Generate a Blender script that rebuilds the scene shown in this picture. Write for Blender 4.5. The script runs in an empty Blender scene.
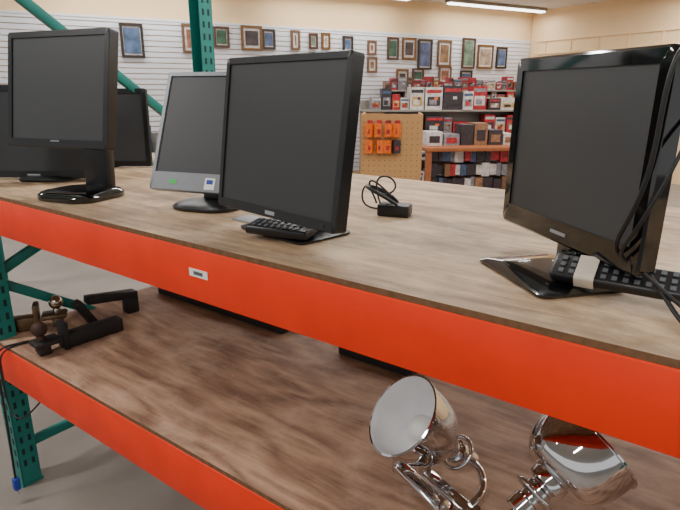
import bpy, bmesh, math, random
import numpy as np
from mathutils import Vector, Matrix, Euler
random.seed(4)
# ------------------------------------------------------------ helpers
def lin(c):
    return tuple(((x/255)/12.92 if x/255<=.04045 else ((x/255+.055)/1.055)**2.4) for x in c)
def mat(name,rgb,rough=.5,metal=0.,var=.06,scale=20,coat=0.,bump=0.,emit=0.,spec=.5):
    m=bpy.data.materials.new(name); m.use_nodes=True
    nt=m.node_tree; b=nt.nodes['Principled BSDF']
    c=lin(rgb)
    tc=nt.nodes.new('ShaderNodeTexCoord'); n=nt.nodes.new('ShaderNodeTexNoise')
    n.inputs['Scale'].default_value=scale; n.inputs['Detail'].default_value=4
    nt.links.new(tc.outputs['Object'],n.inputs['Vector'])
    r=nt.nodes.new('ShaderNodeValToRGB')
    r.color_ramp.elements[0].position=.3; r.color_ramp.elements[1].position=.7
    r.color_ramp.elements[0].color=tuple(x*(1-var) for x in c)+(1,)
    r.color_ramp.elements[1].color=tuple(min(1,x*(1+var)) for x in c)+(1,)
    nt.links.new(n.outputs['Fac'],r.inputs['Fac']); nt.links.new(r.outputs['Color'],b.inputs['Base Color'])
    b.inputs['Roughness'].default_value=rough; b.inputs['Metallic'].default_value=metal
    b.inputs['Coat Weight'].default_value=coat; b.inputs['Coat Roughness'].default_value=.05
    b.inputs['Specular IOR Level'].default_value=spec
    if bump:
        bp=nt.nodes.new('ShaderNodeBump'); bp.inputs['Strength'].default_value=bump; bp.inputs['Distance'].default_value=.002
        nt.links.new(n.outputs['Fac'],bp.inputs['Height']); nt.links.new(bp.outputs['Normal'],b.inputs['Normal'])
    if emit:
        b.inputs['Emission Color'].default_value=c+(1,); b.inputs['Emission Strength'].default_value=emit
    return m
def plywood(name,dark,light,patch,seed=0.,rings=10.,fine=(4,60),patchpos=(.5,.66),stretch=4.,pscale=2.3,rw=.45,grime=(.66,.65,.66),gp=(.38,.56),lo=.5,hi=.95,edge=0.):
    m=bpy.data.materials.new(name); m.use_nodes=True
    nt=m.node_tree; b=nt.nodes['Principled BSDF']; L=nt.links.new
    tc=nt.nodes.new('ShaderNodeTexCoord')
    mp=nt.nodes.new('ShaderNodeMapping'); mp.inputs['Scale'].default_value=(1.0,stretch,1.0); mp.inputs['Location'].default_value=(seed,seed*.7,0)
    L(tc.outputs['Object'],mp.inputs['Vector'])
    n0=nt.nodes.new('ShaderNodeTexNoise'); n0.inputs['Scale'].default_value=1.8; n0.inputs['Detail'].default_value=3; n0.inputs['Roughness'].default_value=.35; n0.inputs['Distortion'].default_value=.4
    L(mp.outputs['Vector'],n0.inputs['Vector'])
    mul=nt.nodes.new('ShaderNodeMath'); mul.operation='MULTIPLY'; mul.inputs[1].default_value=rings
    L(n0.outputs['Fac'],mul.inputs[0])
    fr=nt.nodes.new('ShaderNodeMath'); fr.operation='PINGPONG'; fr.inputs[1].default_value=1.0
    L(mul.outputs[0],fr.inputs[0])
    mp2=nt.nodes.new('ShaderNodeMapping'); mp2.inputs['Scale'].default_value=(fine[0],fine[1],1); L(tc.outputs['Object'],mp2.inputs['Vector'])
    n1=nt.nodes.new('ShaderNodeTexNoise'); n1.inputs['Scale'].default_value=1; n1.inputs['Detail'].default_value=7; n1.inputs['Roughness'].default_value=.7; L(mp2.outputs['Vector'],n1.inputs['Vector'])
    ad=nt.nodes.new('ShaderNodeMath'); ad.operation='MULTIPLY_ADD'; ad.inputs[1].default_value=rw
    L(fr.outputs[0],ad.inputs[0]); L(n1.outputs['Fac'],ad.inputs[2])
    r=nt.nodes.new('ShaderNodeValToRGB'); r.color_ramp.elements[0].position=lo; r.color_ramp.elements[1].position=hi
    r.color_ramp.elements[0].color=lin(light)+(1,); r.color_ramp.elements[1].color=lin(dark)+(1,)
    L(ad.outputs[0],r.inputs['Fac'])
    n2=nt.nodes.new('ShaderNodeTexNoise'); n2.inputs['Scale'].default_value=pscale; n2.inputs['Detail'].default_value=8; n2.inputs['Roughness'].default_value=.7; L(tc.outputs['Object'],n2.inputs['Vector'])
    r2=nt.nodes.new('ShaderNodeValToRGB'); r2.color_ramp.elements[0].position=patchpos[0]; r2.color_ramp.elements[1].position=patchpos[1]
    r2.color_ramp.elements[0].color=(0,0,0,1); r2.color_ramp.elements[1].color=(.6,.6,.6,1)
    L(n2.outputs['Fac'],r2.inputs['Fac'])
    mx=nt.nodes.new('ShaderNodeMix'); mx.data_type='RGBA'; L(r2.outputs['Color'],mx.inputs['Factor']); L(r.outputs['Color'],mx.inputs['A']); mx.inputs['B'].default_value=lin(patch)+(1,)
    n3=nt.nodes.new('ShaderNodeTexNoise'); n3.inputs['Scale'].default_value=4.5; n3.inputs['Detail'].default_value=10; n3.inputs['Roughness'].default_value=.78
    mp3=nt.nodes.new('ShaderNodeMapping'); mp3.inputs['Location'].default_value=(seed+3,1,0); mp3.inputs['Scale'].default_value=(.7,1.6,1); L(tc.outputs['Object'],mp3.inputs['Vector']); L(mp3.outputs['Vector'],n3.inputs['Vector'])
    r3=nt.nodes.new('ShaderNodeValToRGB'); r3.color_ramp.elements[0].position=gp[0]; r3.color_ramp.elements[1].position=gp[1]
    r3.color_ramp.elements[0].color=grime+(1,); r3.color_ramp.elements[1].color=(1,1,1,1)
    src=n3.outputs['Fac']
    if edge:
        # handling wear: more grime towards the front edge of the sheet (object -y)
        sx=nt.nodes.new('ShaderNodeSeparateXYZ'); L(tc.outputs['Object'],sx.inputs[0])
        mr=nt.nodes.new('ShaderNodeMapRange'); mr.inputs['From Min'].default_value=-.53; mr.inputs['From Max'].default_value=-.36; mr.inputs['To Min'].default_value=-edge; mr.inputs['To Max'].default_value=0
        L(sx.outputs['Y'],mr.inputs['Value'])
        a2=nt.nodes.new('ShaderNodeMath'); L(src,a2.inputs[0]); L(mr.outputs[0],a2.inputs[1]); src=a2.outputs[0]
    L(src,r3.inputs['Fac'])
    mm=nt.nodes.new('ShaderNodeMix'); mm.data_type='RGBA'; mm.blend_type='MULTIPLY'; mm.inputs['Factor'].default_value=1
    L(mx.outputs['Result'],mm.inputs['A']); L(r3.outputs['Color'],mm.inputs['B'])
    L(mm.outputs['Result'],b.inputs['Base Color'])
    b.inputs['Roughness'].default_value=.6
    bp=nt.nodes.new('ShaderNodeBump'); bp.inputs['Strength'].default_value=.25; bp.inputs['Distance'].default_value=.001
    L(n1.outputs['Fac'],bp.inputs['Height']); L(bp.outputs['Normal'],b.inputs['Normal'])
    return m

def link(ob,parent=None,loc=(0,0,0),rot=(0,0,0)):
    bpy.context.scene.collection.objects.link(ob)
    ob.location=loc; ob.rotation_euler=rot
    if parent: ob.parent=parent
    return ob
def empty(name,loc=(0,0,0),rotz=0,rot=None):
    e=bpy.data.objects.new(name,None); e.empty_display_size=.05
    return link(e,None,loc,rot if rot else (0,0,rotz))
def sub(name,parent,loc=(0,0,0),rot=(0,0,0)):
    e=bpy.data.objects.new(name,None); e.empty_display_size=.02
    return link(e,parent,loc,rot)
def finish(name,bm,mats,parent=None,loc=(0,0,0),rot=(0,0,0),smooth=False):
    bmesh.ops.recalc_face_normals(bm,faces=bm.faces)
    me=bpy.data.meshes.new(name); bm.to_mesh(me); bm.free()
    if not isinstance(mats,(list,tuple)): mats=[mats]
    for m in mats: me.materials.append(m)
    ob=bpy.data.objects.new(name,me)
    if smooth:
        for p in me.polygons: p.use_smooth=True
        try: me.set_sharp_from_angle(angle=math.radians(38))
        except Exception: pass
    return link(ob,parent,loc,rot)
def box(name,size,loc,m,parent=None,rot=(0,0,0),bev=.0,seg=2):
    bm=bmesh.new(); bmesh.ops.create_cube(bm,size=1)
    bmesh.ops.scale(bm,vec=size,verts=bm.verts)
    if bev: bmesh.ops.bevel(bm,geom=bm.edges[:],offset=bev,segments=seg,profile=.5,affect='EDGES')
    return finish(name,bm,m,parent,loc,rot,smooth=bool(bev))
def boxes(name,lst,mats,parent=None,loc=(0,0,0),rot=(0,0,0)):
    bm=bmesh.new()
    for it in lst:
        c,s,mi=it[:3]; rz=it[3] if len(it)>3 else 0
        M=Matrix.Translation(c)@Matrix.Rotation(rz,4,'Z')@Matrix.Diagonal((s[0],s[1],s[2],1))
        r=bmesh.ops.create_cube(bm,size=1,matrix=M)
        fs=set(f for v in r['verts'] for f in v.link_faces)
        for f in fs: f.material_index=mi
    return finish(name,bm,mats,parent,loc,rot)
def cyl(name,r1,r2,h,loc,m,parent=None,rot=(0,0,0),seg=32,bev=0):
    bm=bmesh.new(); bmesh.ops.create_cone(bm,cap_ends=True,segments=seg,radius1=r1,radius2=r2,depth=h)
    return finish(name,bm,m,parent,loc,rot,smooth=True)
def lathe(name,prof,m,parent=None,loc=(0,0,0),rot=(0,0,0),seg=56,quat=None):
    bm=bmesh.new(); rings=[]
    for r,z in prof:
        if r<1e-5: rings.append([bm.verts.new((0,0,z))])
        else: rings.append([bm.verts.new((r*math.cos(2*math.pi*i/seg),r*math.sin(2*math.pi*i/seg),z)) for i in range(seg)])
    for a,b in zip(rings,rings[1:]):
        for i in range(seg):
            j=(i+1)%seg
            if len(a)==1 and len(b)==1: continue
            if len(a)==1: bm.faces.new((a[0],b[i],b[j]))
            elif len(b)==1: bm.faces.new((a[i],a[j],b[0]))
            else: bm.faces.new((a[i],a[j],b[j],b[i]))
    return finish(name,bm,m,parent,loc,rot,smooth=True)
def rrect(w,h,r,y,cx=0,cz=0,n=5):
    pts=[]
    for (sx,sz,a0) in ((1,1,0),(-1,1,90),(-1,-1,180),(1,-1,270)):
        for i in range(n+1):
            a=math.radians(a0+90*i/n)
            pts.append((cx+sx*(w/2-r)+r*math.cos(a),y,cz+sz*(h/2-r)+r*math.sin(a)))
    return pts
def loft(name,loops,m,parent=None,loc=(0,0,0),rot=(0,0,0),cap0=False,cap1=False,smooth=True):
    bm=bmesh.new(); R=[[bm.verts.new(p) for p in l] for l in loops]
    for a,b in zip(R,R[1:]):
        n=len(a)
        for i in range(n): bm.faces.new((a[i],a[(i+1)%n],b[(i+1)%n],b[i]))
    if cap0: bm.faces.new(R[0])
    if cap1: bm.faces.new(R[-1])
    return finish(name,bm,m,parent,loc,rot,smooth)
def tube(name,pts,r,m,parent=None,cyc=False):
    cu=bpy.data.curves.new(name+'_c','CURVE'); cu.dimensions='3D'; cu.bevel_depth=r; cu.bevel_resolution=3; cu.resolution_u=8; cu.use_fill_caps=True
    sp=cu.splines.new('NURBS'); sp.points.add(len(pts)-1)
    for p,q in zip(sp.points,pts): p.co=(*q,1)
    sp.order_u=min(4,len(pts)); sp.use_endpoint_u=True; sp.use_cyclic_u=cyc
    t=bpy.data.objects.new('tmp',cu); bpy.context.scene.collection.objects.link(t)
    me=bpy.data.meshes.new_from_object(t); me.name=name
    bpy.data.objects.remove(t); me.materials.clear(); me.materials.append(m)
    for p in me.polygons: p.use_smooth=True
    ob=bpy.data.objects.new(name,me); return link(ob,parent)

# ------------------------------------------------------------ materials
M_ORANGE=mat('orange_beam_paint',(240,52,2),.42,0,.08,7,spec=.35)
M_TEAL=mat('teal_rack_paint',(12,116,108),.4,0,.12,12)
M_PLY=plywood('plywood_worn',(138,110,82),(194,164,128),(206,184,154),2.3,rings=8,patchpos=(.5,.68),rw=.28,lo=.42,hi=.88,gp=(.40,.53),grime=(.62,.60,.60),edge=.09)
M_PLY2=plywood('plywood_lower',(134,98,78),(196,158,130),(212,182,158),8.1,rings=10,patchpos=(.48,.66),pscale=3.0,rw=.34,stretch=3.4,fine=(4,40),gp=(.37,.52),grime=(.76,.72,.70),lo=.45,hi=.9)
M_PLYEDGE=mat('plywood_edge',(112,80,52),.8,0,.25,60)
M_BLK=mat('black_plastic',(22,22,24),.38,0,.1,60,bump=.1)
M_BLKM=mat('black_matte_plastic',(34,34,36),.6,0,.1,80,bump=.1)
M_GLOSS=mat('gloss_black_plastic',(8,8,9),.08,0,.05,10,coat=.6)
M_SCR=mat('lcd_screen_matte',(50,51,53),.5,0,.04,3)
M_SCR2=mat('lcd_screen_grey',(62,63,65),.42,0,.04,3)
M_SILV=mat('silver_plastic',(128,131,136),.4,.3,.03,40)
M_LGREY=mat('light_grey_plastic',(150,152,154),.4)
M_WHITE=mat('white_label',(235,235,230),.6)
M_GREEN=mat('green_sticker',(60,190,80),.5)
M_BLUE=mat('blue_plastic',(30,60,160),.5)
M_RUBBER=mat('white_rubber_band',(208,196,178),.6)
M_BTN=mat('remote_buttons',(90,92,96),.5)
M_CABLE=mat('black_cable',(20,20,21),.45)
M_CHROME=mat('chrome',(215,215,218),.05,1.,.02,5)
M_LAMPIN=mat('white_enamel',(246,247,248),.35,spec=.4)
M_BULB=mat('frosted_bulb',(244,244,240),.3)
M_RUST=mat('rusty_steel',(70,48,40),.65,.4,.35,40,bump=.5)
M_STEELBLK=mat('black_powder_steel',(34,33,34),.5,.2,.15,40,bump=.3)
M_BALL=mat('hitch_ball_steel',(186,174,160),.2,1.,.1,30)
M_BRASS=mat('aged_brass',(110,92,70),.4,.8,.2,40)
M_WALL=mat('beige_wall_paint',(232,200,154),.8,0,.02,3)
M_SLAT=mat('white_slatwall',(216,217,222),.5,0,.02,5)
M_CEIL=mat('ceiling_white',(220,214,206),.9,0,.03,8)
M_TUBE=mat('fluorescent_tube',(255,255,250),.5,0,0,5,emit=6)
M_PEG=mat('tan_pegboard',(182,138,86),.7,0,.05,20)
M_PEGD=mat('pegboard_hole',(60,42,28),.8)
M_SLOT=mat('post_slot_shadow',(6,40,38),.8)
M_ORNG=mat('orange_package',(236,104,16),.4,0,.4,60)
M_WOODT=mat('brown_wood_table',(150,84,44),.5,0,.15,14)
M_RED=mat('red_package',(160,30,36),.45,0,.6,25)
M_BOXW=mat('white_carton',(196,188,182),.6,0,.3,18)
M_DARK=mat('dark_package',(48,38,42),.5,0,.5,25)
M_YEL=mat('yellow_package',(190,150,80),.5,0,.3,25)
M_TEALP=mat('blue_package',(60,80,110),.5,0,.4,25)
M_BROWN=mat('brown_carton',(134,96,66),.6,0,.4,22)
M_GREYP=mat('grey_package',(126,122,126),.5,0,.4,22)
M_METAL=mat('shelf_metal',(150,142,132),.45,.3)

# ------------------------------------------------------------ camera
f=560.; th=math.atan(165/560.); c,s=math.cos(th),math.sin(th)
Rv=np.array([.8016,.5977,0]);Fv=np.array([-.5977,.8016,0]);Zv=np.array([0,0,1.])
fw=c*Fv-s*Zv; up=s*Fv+c*Zv; camp=np.array([0,-.745,1.5])
cam=bpy.data.objects.new('camera',bpy.data.cameras.new('camera')); link(cam)
Mx=Matrix(((Rv[0],up[0],-fw[0],camp[0]),(Rv[1],up[1],-fw[1],camp[1]),(Rv[2],up[2],-fw[2],camp[2]),(0,0,0,1)))
cam.matrix_world=Mx
cam.data.sensor_width=36; cam.data.lens=36*560/680; cam.data.clip_start=.02
bpy.context.scene.camera=cam

# ------------------------------------------------------------ rack
ZT=1.182; ZL=.625; XL=-2.14; XR=.75; D=1.067
rack=empty('pallet_rack',(0,0,0))
def beam(name,x0,x1,y,ztop,h,face):
    t=.045
    if face<0: prof=[(0,0),(0,-h),(t,-h),(t,-.035),(t-.014,-.035),(t-.014,0)]
    else: prof=[(0,0),(0,-h),(-t,-h),(-t,-.035),(-t+.014,-.035),(-t+.014,0)]
    bm=bmesh.new()
    a=[bm.verts.new((x0,y+p[0],ztop+p[1])) for p in prof]; b=[bm.verts.new((x1,y+p[0],ztop+p[1])) for p in prof]
    n=len(prof)
    for i in range(n): bm.faces.new((a[i],a[(i+1)%n],b[(i+1)%n],b[i]))
    bm.faces.new(a); bm.faces.new(b)
    bmesh.ops.recalc_face_normals(bm,faces=bm.faces)
    bmesh.ops.bevel(bm,geom=[e for e in bm.edges if abs(e.verts[0].co.x-e.verts[1].co.x)>.1],offset=.003,segments=2,profile=.5,affect='EDGES')
    return finish(name,bm,M_ORANGE,rack,smooth=True)
beam('beam_front_upper',XL+.04,XR,0,1.17,.12,-1)
beam('beam_back_upper',XL+.04,XR,D,1.17,.12,1)
beam('beam_front_lower',XL+.04,XR,0,.613,.14,-1)
beam('beam_back_lower',XL+.04,XR,D,.613,.14,1)
beam('beam_front_adjacent',XL-2.5,XL-.04,0,1.17,.12,-1)
beam('beam_back_adjacent',XL-2.5,XL-.04,D,1.17,.12,1)
def slab(name,x0,x1,y0,y1,ztop,t,m):
    o=box(name,(x1-x0,y1-y0,t),((x0+x1)/2,(y0+y1)/2,ztop-t/2),[m,M_PLYEDGE],rack)
    for p in o.data.polygons:
        if abs(p.normal.z)<.5: p.material_index=1
    return o
slab('plywood_top',XL-.03,XR,.003,D,ZT,.014,M_PLY)
slab('plywood_top_adjacent',XL-2.4,XL-.032,.003,D,ZT,.014,M_PLY)
slab('plywood_lower',XL-.03,XR,.003,D,ZL,.014,M_PLY2)
def post(x,y,h):
    boxes('post',[((x,y,h/2),(.07,.004,h),0),((x-.033,y+.035*(1 if y<.5 else -1),h/2),(.004,.07,h),0),((x+.033,y+.035*(1 if y<.5 else -1),h/2),(.004,.07,h),0)],[M_TEAL],rack)
    hs=[]
    z=.1
    while z<h-.05:
        for dx in (-.018,.018):
            hs.append(((x+dx,y+(-.0022 if y<.5 else .0022),z),(.011,.001,.026),0))
        for dy in (.02,.05):
            hs.append(((x+.0352,y+dy*(1 if y<.5 else -1),z),(.001,.011,.026),0))
        z+=.0508
    boxes('post_slots',hs,[M_SLOT],rack)
    box('foot_plate',(.074,.08,.008),(x,y+(.035 if y<.5 else -.035),.004),M_TEAL,rack)
def frame(x,h=2.9,sk=0):
    post(x,0,h); post(x+sk,D,h)
    def brace(y0,z0,y1,z1):
        L=math.hypot(y1-y0,z1-z0); a=math.atan2(z1-z0,y1-y0)
        box('brace',(.025,L,.036),(x,(y0+y1)/2,(z0+z1)/2),M_TEAL,rack,rot=(a,0,0),bev=.003)
    brace(.04,.16,D-.04,.16); brace(.04,.86,D-.04,1.30); brace(.04,.84,D-.04,.2)
    brace(.04,1.98,D-.04,1.26); brace(.04,2.02,D-.04,2.7)
frame(XL,sk=.045); frame(XL-2.55); frame(XR+.05)
box('price_label',(.06,.0012,.018),(-.94,-.0008,1.116),M_WHITE,rack)
box('label_print',(.03,.0006,.008),(-.94,-.0016,1.116),M_BTN,rack)

# ------------------------------------------------------------ monitors
def panel(root,w,h,zc,tilt,bz,depth,mf,ms,cy=0,r=.008,back=.035,mb=None,ch=.002):
    l,rr,t,b=bz
    p=sub('panel',root,(0,cy,zc),(-tilt,0,0))
    iw,ih=w-l-rr,h-t-b; cx=(l-rr)/2; cz=(b-t)/2
    loft('bezel',[rrect(iw,ih,.001,.004,cx,cz),rrect(iw,ih,.001,0,cx,cz),rrect(w-2*ch,h-2*ch,r,0),rrect(w,h,r,ch),rrect(w,h,r,depth)],mf,p)
    loft('rear_shell',[rrect(w,h,r,depth),rrect(w-.012,h-.012,r,depth+.006),rrect(w*.72,h*.72,.02,depth+back),rrect(w*.5,h*.5,.02,depth+back+.004)],mb or mf,p,cap1=True)
    loft('screen',[rrect(iw+.002,ih+.002,.001,.0038,cx,cz),rrect(iw*.5,ih*.5,.001,.0038,cx,cz)],ms,p,cap1=True,smooth=False)
    return p
def basefoot(root,w,d,y,hh,m,r=.04,name='base',dome=.5,x=0):
    def flat(w,d,r,z): return [(q[0]+x,q[2]+y,z) for q in rrect(w,d,r,0)]
    loft(name,[flat(w-.006,d-.006,r,0),flat(w,d,r,.003),flat(w,d,r,hh*.5),flat(w-.02,d-.02,r*.9,hh*.8),flat(w*dome,d*dome,r*dome,hh)],m,root,cap0=True,cap1=True)
def place(name,cx,cy,yaw): return empty(name,(cx,cy,ZT),yaw)

r=place('desktop_monitor',-1.711,.139,.247)
panel(r,.405,.34,1.502-ZT,.18,(.018,.018,.018,.024),.035,M_BLK,M_SCR,back=.03,cy=.0)
basefoot(r,.22,.2,.0,.03,M_GLOSS,r=.06,dome=.45,x=.05)
box('neck',(.10,.035,.27),(.05,.085,.15),M_BLK,r,rot=(-.05,0,0),bev=.008)
box('logo',(.035,.0008,.005),(0,-.0282-.0004,.160+.012),M_SILV,r,rot=(-.18,0,0))
r=place('widescreen_monitor',-2.12,.25,.55)
p=panel(r,.52,.33,.172,.05,(.02,.02,.02,.025),.02,M_BLK,M_SCR,back=.03)
box('logo',(.05,.0008,.006),(-.02,-.0006,-.153),M_LGREY,p)
basefoot(r,.2,.14,.01,.015,M_BLK,r=.05,x=.03); box('neck',(.05,.025,.12),(0,.06,.07),M_BLK,r,bev=.006)
r=place('widescreen_monitor',-2.29,.56,.62)
panel(r,.5,.32,.165,.05,(.02,.02,.02,.022),.02,M_BLK,M_SCR,back=.03)
basefoot(r,.2,.14,.03,.0125,M_BLK,r=.05); box('neck',(.05,.025,.12),(0,.06,.07),M_BLK,r,bev=.006)
# silver
r=place('silver_monitor',-1.234,.304,.279)
p=panel(r,.335,.344,1.391-ZT,.396,(.012,.012,.012,.052),.02,M_SILV,M_SCR,back=.03)
basefoot(r,.20,.16,-.02,.018,M_BLK,r=.07); box('neck',(.08,.03,.10),(0,.03,.06),M_BLK,r,rot=(-.2,0,0),bev=.008)
box('sticker_green',(.022,.0008,.012),(-.09,-.0006,-.147),M_GREEN,p)
box('sticker_label',(.032,.0008,.032),(.03,-.0006,-.148),M_WHITE,p)
box('sticker_logo',(.02,.0008,.012),(.03,-.0012,-.143),M_BLUE,p)
# centre monitor
r=place('flat_panel_monitor',-.816,.126,-.16)
p=panel(r,.405,.335,1.404-ZT,.144,(.014,.014,.014,.02),.03,M_BLK,M_SCR,back=.03)
box('logo',(.032,.0008,.008),(0,-.0006,-.157),M_LGREY,p)
box('power_button',(.012,.002,.004),(.165,-.0008,-.157),M_BLKM,p)
basefoot(r,.235,.16,.085,.012,M_BLK,r=.02,x=-.05); box('neck',(.09,.03,.2),(-.03,.13,.11),M_BLK,r,rot=(-.05,0,0),bev=.008)
box('base_trim_plate',(.09,.06,.004),(-.21,.08,.002),M_LGREY,r,rot=(0,0,.1),bev=.001)
# TV
r=place('flat_screen_television',-.268,.273,-.70)
p=panel(r,.40,.325,1.397-ZT,.02,(.024,.024,.024,.040),.03,M_GLOSS,M_SCR2,back=.04,mb=M_BLKM,r=.010,ch=.004)
box('logo',(.045,.0008,.006),(0,-.0006,-.143),M_LGREY,p)
basefoot(r,.22,.16,-.03,.012,M_GLOSS,r=.015,x=.02); box('neck',(.10,.03,.09),(0,.045,.05),M_GLOSS,r,bev=.008)
tube('power_cord',[(.15,.07,.36),(.19,.05,.39),(.21,.0,.38),(.209,-.012,.33),(.208,-.012,.26),(.205,-.014,.2),(.188,-.02,.14),(.165,-.022,.095),(.155,.0,.075),(.165,.02,.062),(.2,.025,.054),(.25,.018,.02),(.30,.005,.006),(.36,-.01,.005)],.0035,M_CABLE,r)
tube('signal_cord',[(.2,.06,.31),(.225,.02,.25),(.22,-.005,.18),(.195,-.015,.12),(.175,-.02,.085),(.17,.0,.069),(.20,.012,.06),(.26,.03,.02),(.34,.03,.005)],.0028,M_CABLE,r)

# ------------------------------------------------------------ small things on top
def remote(name,loc,rz,L,W,band=False,rx=0,mb=None):
    e=empty(name,loc,rot=(rx,0,rz))
    box('body',(L,W,.02),(0,0,.010),mb or M_BLK,e,bev=.006,seg=3)
    b=[]
    nx=int(L/.016)-1
    for i in range(nx):
        for j in (-1,0,1):
            b.append(((-L/2+.018+i*.016,j*W*.28,.0205),(.008,W*.16,.003),0))
    boxes('buttons',b,[M_BTN],e)
    if band: loft('rubber_band',[[(x,q[0],q[2]+.010) for q in rrect(W+.004,.026,.006,0)] for x in (-.06,-.03)],M_RUBBER,e)
    return e
remote('telephone_handset',(-.822,.142,ZT+.015),.2,.155,.062,rx=.12)
remote('remote_control',(-.150,.195,ZT+.026),.03,.2,.05,True,rx=.55)
ad=empty('power_adapter',(-.76,.50,ZT),.3)
box('brick',(.085,.05,.032),(0.01,0,.016),M_BLK,ad,bev=.005)
pts=[]
for i in range(40):
    a=i*.75; pts.append((-.02+(.05+.006*math.sin(i*1.7))*math.cos(a),-.005+(.035+.004*math.cos(i*2.1))*math.sin(a),.008+.07*abs(math.sin(i*.37))))
tube('cord',pts,.0026,M_CABLE,ad)
tube('cord_loop',[(-.03,.0,.03),(-.06,.02,.09),(-.02,.03,.11),(.02,.02,.07),(-.03,.01,.04),(-.08,.02,.08),(-.05,.0,.10),(0,0,.05)],.0026,M_CABLE,ad)
tube('cord_tail',[(-.04,.0,.03),(-.07,.02,.09),(-.10,.03,.05),(-.09,.05,.003),(-.05,.06,.003)],.0026,M_CABLE,ad)

# ------------------------------------------------------------ lower shelf
def flat_tv(x0,x1,y0,y1,h):
    e=empty('flat_television_face_down',((x0+x1)/2,(y0+y1)/2,ZL)); w=x1-x0;d=y1-y0
    def fl(a,b,r,z): return [(q[0],q[2],z) for q in rrect(a,b,r,0)]
    loft('housing',[fl(w-.01,d-.01,.01,0),fl(w,d,.012,.005),fl(w,d,.012,.03),fl(w*.8,d*.8,.03,h),fl(w*.5,d*.5,.03,h+.004)],M_BLKM,e,cap0=True,cap1=True)
flat_tv(-2.07,-1.315,.66,1.02,.07); flat_tv(-1.06,-.77,.66,.98,.06)

def lamp(name,neck,rim,R):
    neck=Vector(neck);rim=Vector(rim);ax=(rim-neck);L=ax.length
    e=empty(name,neck); e.rotation_mode='QUATERNION'; e.rotation_quaternion=Vector((0,0,1)).rotation_difference(ax)
    o=[(0,0),(.022,0),(.026,.004),(.026,.03),(.022,.034),(.022,.042),(.028,.046),(.028,.062),(.024,.066),(.024,L*.36),(.036,L*.38),(.038,L*.41),(.038,L*.47),(.045,L*.50)]
    o+=[(.045+(R-.045)*math.sin(t*math.pi/2)**.8,L*.50+(L*.5)*(1-math.cos(t*math.pi/2))) for t in [i/12 for i in range(1,13)]]
    o+=[(R+.004,L),(R+.004,L+.004),(R,L+.005)]
    lathe('shade',o,M_CHROME,e)
    i_=[(R,L+.004)]+[(.045+(R-.047)*math.sin(t*math.pi/2)**.8,L*.52+(L*.48)*(1-math.cos(t*math.pi/2))) for t in [i/12 for i in range(12,-1,-1)]]+[(0,L*.52)]
    lathe('inner_enamel',i_,M_LAMPIN,e)
    lathe('bulb',[(0,L*.86)]+[(.03*math.sin(a),L*.73+.03*math.cos(a)) for a in [.3,.6,.9,1.2,1.5,1.8,2.1]]+[(.013,L*.6),(.013,L*.53)],M_BULB,e,seg=32)
    return e
l1=lamp('chrome_sconce_lamp',(-.432,.351,.655),(-.531,.196,.821),.091)
l2=lamp('chrome_sconce_lamp',(-.26,.158,.734),(-.171,.291,.845),.098)
def wl(parent):
    return (Matrix.Translation(parent.location)@parent.rotation_quaternion.to_matrix().to_4x4()).inverted()
def arm(l,pts,disc,bars,yoke):
    W=wl(l)
    tube('swing_arm',[W@Vector(p) for p in pts],.009,M_CHROME,l)
    d=lathe('wall_plate',[(0,0),(.055,0),(.058,.004),(.05,.014),(.03,.02),(.014,.022),(.014,.035),(0,.036)],M_CHROME,l)
    d.matrix_local=W@Matrix.Translation(disc)
    for bar in bars:
        a,b=Vector(bar[0]),Vector(bar[1]); dd=b-a
        q=box('hinge_bar',(dd.length,.036,.016),(0,0,0),M_CHROME,l,bev=.007,seg=3)
        q.matrix_local=W@Matrix.Translation((a+b)/2)@Vector((1,0,0)).rotation_difference(dd).to_matrix().to_4x4()
        for e_ in (a,b):
            k=cyl('knuckle',.014,.014,.034,(0,0,0),M_CHROME,l); k.matrix_local=W@Matrix.Translation(e_)
    tube('yoke_ring',[(.04*math.cos(t),.04*math.sin(t),yoke) for t in [i*math.pi/6 for i in range(12)]],.005,M_CHROME,l,cyc=True)
arm(l1,[(-.43,.35,.66),(-.37,.31,.675),(-.35,.25,.67),(-.365,.20,.665)],(-.35,.13,ZL),[((-.555,.225,.668),(-.398,.16,.660)),((-.50,.255,.652),(-.355,.195,.652))],.05)
arm(l2,[(-.26,.158,.734),(-.29,.13,.70),(-.28,.09,.66),(-.24,.07,.65)],(-.20,.05,ZL),[((-.34,.10,.66),(-.26,.16,.70))],.05)

def hitch(name,loc,rz,L,ballpos,mb,mball):
    e=empty(name,loc,rz)
    box('shank',(.051,L,.051),(0,L/2+.02,.028),mb,e,bev=.005)
    box('drop_plate',(.06,.02,.1),(0,.02,.05),mb,e,bev=.005)
    box('tongue',(.07,.09,.02),(0,-.04,.045),mb,e,bev=.008)
    box('nut',(.04,.04,.034),(0,-.05,.018),mb,e,bev=.006)
    bx,by,bz=ballpos
    lathe('ball',[(0,-.045),(.022,-.045),(.022,-.02),(.03,-.02),(.03,-.012),(.014,-.01),(.014,.004)]+[(.026*math.sin(a),.026-.026*math.cos(a)+.004) for a in [.5,.8,1.1,1.4,1.7,2,2.3,2.6,2.9]]+[(0,.056)],mball,e,(bx,by,bz),seg=32)
    return e
hitch('trailer_hitch',(-2.10,.17,ZL),2.6,.09,(0,-.05,.065),M_BRASS,M_BALL)
hitch('trailer_hitch',(-1.865,.105,ZL),-.08,.21,(0,-.055,.065),M_STEELBLK,M_RUST)
e=empty('hitch_drop_bar',(-1.99,.34,ZL),-.12)
box('bar',(.05,.20,.03),(.0,.05,.085),M_STEELBLK,e,rot=(-.12,0,0),bev=.004)
box('leg',(.05,.03,.11),(.0,-.06,.05),M_STEELBLK,e,rot=(.5,0,0),bev=.004)
box('foot',(.05,.05,.075),(.0,.125,.0375),M_STEELBLK,e,bev=.004)
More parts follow.
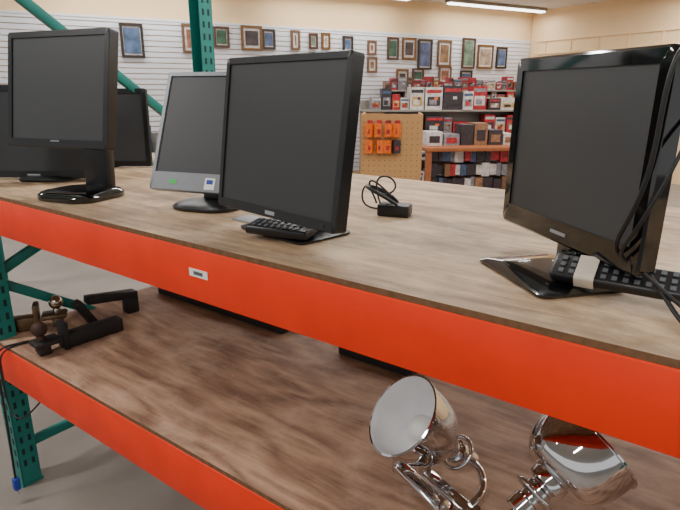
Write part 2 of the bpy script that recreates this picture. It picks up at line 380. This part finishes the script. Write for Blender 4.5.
e=empty('extension_cord',(-2.03,-.03,0))
tube('cord',[(.02,.10,ZL+.004),(.01,.05,ZL+.006),(0,.02,ZL+.008),(0,-.01,ZL-.01),(.0,-.012,.5),(.01,-.015,.35),(-.01,-.015,.2),(.0,-.02,.11)],.004,M_CABLE,e)
box('plug',(.022,.022,.05),(0,-.02,.085),M_BLUE,e,bev=.004)
box('prongs',(.012,.003,.02),(0,-.02,.05),M_LGREY,e)
tube('slack_loop',[(.03,.1,ZL+.004),(.02,.06,ZL+.006),(.02,.015,ZL+.005),(.02,-.008,.60),(.02,-.01,.5),(.04,-.01,.40),(.10,-.01,.38),(.14,.02,.42),(.15,.06,.46)],.003,M_CABLE,e)

# ------------------------------------------------------------ room
mfl=mat('floor_vinyl',(136,128,120),.5,0,.12,3,bump=.05)
box('floor',(26,26,.1),(-3,4,-.05),mfl)
box('ceiling',(26,26,.1),(-3,4,3.06),M_CEIL)
ang=math.atan2(.914,.405)
corner=Vector((-4.166,11.365,0)); dw=Vector((.405,.914,0)); nw=Vector((.914,-.405,0))
def WP(sv,n,z): return corner-dw*sv+nw*n+Vector((0,0,z))
box('wall_left',(16,.1,3.02),WP(7.9,-.07,1.51),M_WALL,rot=(0,0,ang))
box('wall_back',(14,.1,3.02),WP(-.05,7,1.51),M_WALL,rot=(0,0,ang-math.pi/2))
sl=[]
z=.1
while z<2.42:
    sl.append(((0,0,z+.033),(15.8,.014,.062),0)); z+=.074
boxes('slatwall_panel',sl,[M_SLAT],None,WP(7.92,.0,0),(0,0,ang))
box('trim_1',(15.8,.03,.03),WP(7.92,.0,2.45),M_SLAT,rot=(0,0,ang))
bl=[]
for zz in (2.44,2.2): bl.append(((0,0,zz),(7,.03,.03),0))
for i in range(12): bl.append(((-3.3+i*.6,0,2.32),(.02,.02,.24),0))
boxes('wall_hanging_rail',bl,[M_WALL],None,WP(.05-.04,3.7,0),(0,0,ang-math.pi/2))
box('column',(.3,.3,3.0),WP(3.2,7.2,1.5),M_WALL,rot=(0,0,ang))
arts=[(70,90,120),(120,90,60),(50,80,60),(150,130,110),(70,80,110),(130,80,60),(90,110,90),(60,50,50)]
AM=[]
for i,cc in enumerate(arts):
    AM.append(mat('art_%d'%i,cc,.5,0,.7,7))
FM=[mat('frame_dark',(40,28,22),.4),mat('frame_gold',(110,76,36),.4,.4),mat('frame_brown',(70,42,26),.4),mat('frame_walnut',(100,70,46),.4)]
pics=[(7.82,.66,.31,.45),(7.02,.72,.2,.4),(6.53,.76,.24,.3),(6.05,.765,.34,.36),(5.77,.76,.22,.3),(5.31,.765,.16,.3),(4.99,.76,.16,.24),(4.76,.77,.16,.26),(4.34,.74,.2,.26),(3.86,.7,.18,.24),(3.42,.70,.24,.37),(3.07,.71,.3,.37),(2.71,.62,.32,.52),(2.26,.65,.32,.46),(1.67,.67,.32,.55),(1.24,.62,.4,.44),(.81,.61,.28,.4),(2.22,.27,.3,.32),(2.85,.26,.26,.24),(3.2,.24,.26,.24),(1.7,.24,.3,.24),(3.85,.42,.2,.26)]
for i,(sv,zz,w,h) in enumerate(pics):
    e=empty('framed_picture',WP(sv,.03,1.5+zz),ang)
    fm=FM[(i*7)%4]; t=.035
    boxes('frame',[((0,0,h/2-t/2),(w,.025,t),0),((0,0,-h/2+t/2),(w,.025,t),0),((w/2-t/2,0,0),(t,.025,h-2*t),0),((-w/2+t/2,0,0),(t,.025,h-2*t),0)],[fm],e)
    box('mat_board',(w-.04,.006,h-.04),(0,0.004,0),M_BOXW,e)
    k=.13 if i%2 else .09
    box('art',(w-k,.004,h-k-.02),(0,-.001,0),AM[(i*5)%8],e)

def fixture(x,y,rz,L=2.4):
    e=empty('fluorescent_light_fixture',(x,y,3.0),rz)
    box('housing',(L,.14,.05),(0,0,-.018),M_METAL,e)
    for k in (-.035,.035):
        cyl('tube',.016,.016,L-.06,(0,k,-.06),M_TUBE,e,rot=(0,math.pi/2,0),seg=12)
def alight(x,y,z,sx,sy,p,rz=0,col=(1,.99,.975)):
    l=bpy.data.lights.new('ceiling_light','AREA'); l.shape='RECTANGLE'; l.size=sx; l.size_y=sy; l.energy=p; l.color=col
    o=bpy.data.objects.new('ceiling_light',l); link(o,None,(x,y,z),(0,0,rz))
for k in range(4):
    for n in (.46,3.4,6.4,9.4):
        q=WP(1.4+k*3.2,n,0); fixture(q.x,q.y,ang)
        alight(q.x,q.y,2.9,2.3,.14,32 if n<1 else 54,ang)
# ------------------------------------------------------------ retail
e=empty('pegboard_endcap',(-2.824,3.851,0),.55)
box('board',(.56,.02,1.25),(0,0,.66),M_PEG,e)
hs=[((-.26+i*.0505,-.0105,.2+j*.0505),(.008,.001,.008),0) for i in range(11) for j in range(21)]
boxes('holes',hs,[M_PEGD],e)
boxes('side_panels',[((.28,.3,.64),(.02,.6,1.28),0),((-.28,.3,.64),(.02,.6,1.28),0)],[M_PEG],e)
box('deck',(.56,.4,.1),(0,-.1,.05),M_METAL,e)
pk=[]
for i in range(4):
    for j in range(2):
        pk.append(((-.20+i*.085+random.uniform(-.01,.01),-.05,1.14-j*.15),(.065,.05,.12),1 if (i==3 and j) else 0,random.uniform(-.5,.5)))
        pk.append(((-.20+i*.085,-.078,1.13-j*.15),(.03,.004,.04),2))
e2=sub('orange_snack_packages',e)
boxes('packages',pk,[M_ORNG,M_DARK,M_RED],e2)
boxes('header_cards',[((-.20+i*.085,-.03,1.215),(.05,.005,.03),0) for i in range(4)],[M_RED],e2)
e=empty('display_table',(-3.111,6.301,0),.75)
box('top',(1.35,.8,.05),(0,.1,.775),M_WOODT,e,bev=.006)
for x in (-.62,.62):
    for y in (-.24,.44): box('leg',(.07,.07,.75),(x,y,.375),M_WOODT,e)
box('lower_shelf',(1.25,.7,.03),(0,.1,.2),M_WOODT,e)
PM=[M_BOXW,M_RED,M_DARK,M_YEL,M_TEALP,M_ORNG,M_BROWN,M_GREYP]
bk=[]
for lev in range(3):
    x=-.55
    while x<.55:
        w=random.uniform(.05,.13); bk.append(((x+w/2,.05+random.uniform(-.03,.03),.215+.09+lev*.185),(w*.95,.3,.17+random.uniform(-.05,.01)),random.choice([0,6,1,2,2,4,7,7]))); x+=w
boxes('stacked_books',bk,PM,e)
tb=[]
x=-.6
while x<.5:
    w=random.uniform(.14,.24); h=random.uniform(.14,.3)
    tb.append(((x+w/2,.15,.80+h/2),(w*.9,.3,h),random.choice([0,6,7,2]))); tb.append(((x+w/2,-.002,.80+h*.45),(w*.6,.004,h*.5),random.choice([1,2,3,6]))); x+=w
boxes('boxed_goods',tb,PM,e)
def shelf_of_goods(name,loc,rz,W,H,levels,sizes,weights,depth=.4,fill=.92):
    e=empty(name,loc,rz)
    L=[((0,depth/2+.02,H/2),(W,.03,H),0),((0,0,.06),(W,depth,.12),0)]
    for z in levels: L.append(((0,0,z-.012),(W,depth,.024),0))
    boxes('shelving',L,[M_METAL],e)
    B=[]
    lv=list(levels)+[H+.25]
    for a,b in zip(lv,lv[1:]):
        x=-W/2+.02
        while x<W/2-.05:
            if random.random()<.08: x+=.1; continue
            w=random.uniform(*sizes); h=(b-a)*random.uniform(.42,fill)
            mi=random.choice(weights); dy=random.uniform(-.05,.05)
            B.append(((x+w/2,-.03+dy,a+h/2),(w*.93,depth*.7,h),mi,0))
            fy=-.03+dy-depth*.35-.003
            B.append(((x+w/2,fy,a+h*.38),(w*.7,.004,h*.4),random.choice([6,7,2,0,3])))
            B.append(((x+w*.45,fy-.003,a+h*.34),(w*.4,.004,h*.22),random.choice([2,7,1,0])))
            B.append(((x+w*.62,fy-.003,a+h*.5),(w*.2,.004,h*.12),random.choice([0,5,2])))
            B.append(((x+w/2,fy,a+h*.82),(w*.8,.004,h*.14),random.choice([1,1,2,7,0,4])))
            x+=w
    boxes('goods',B,PM,e)
shelf_of_goods('boxed_cookware_shelf',(-3.787,7.289,0),.7,2.9,1.35,[.12,.5,.88,1.22],(.12,.32),[0,0,1,6,7,2])
shelf_of_goods('packaged_housewares_shelf',(-4.189,8.756,0),.7,3.2,1.5,[.12,.6,1.0,1.35,1.5],(.06,.16),[1,1,1,2,0,6,7])
shelf_of_goods('packaged_toys_shelf',(-5.262,2.907,0),.7,2.2,1.05,[.12,.5,.8],(.1,.2),[0,4,3,1,7])

w=bpy.data.worlds.new('world'); bpy.context.scene.world=w; w.use_nodes=True
bg=w.node_tree.nodes['Background']; bg.inputs[0].default_value=(1,.995,.985,1); bg.inputs[1].default_value=.78
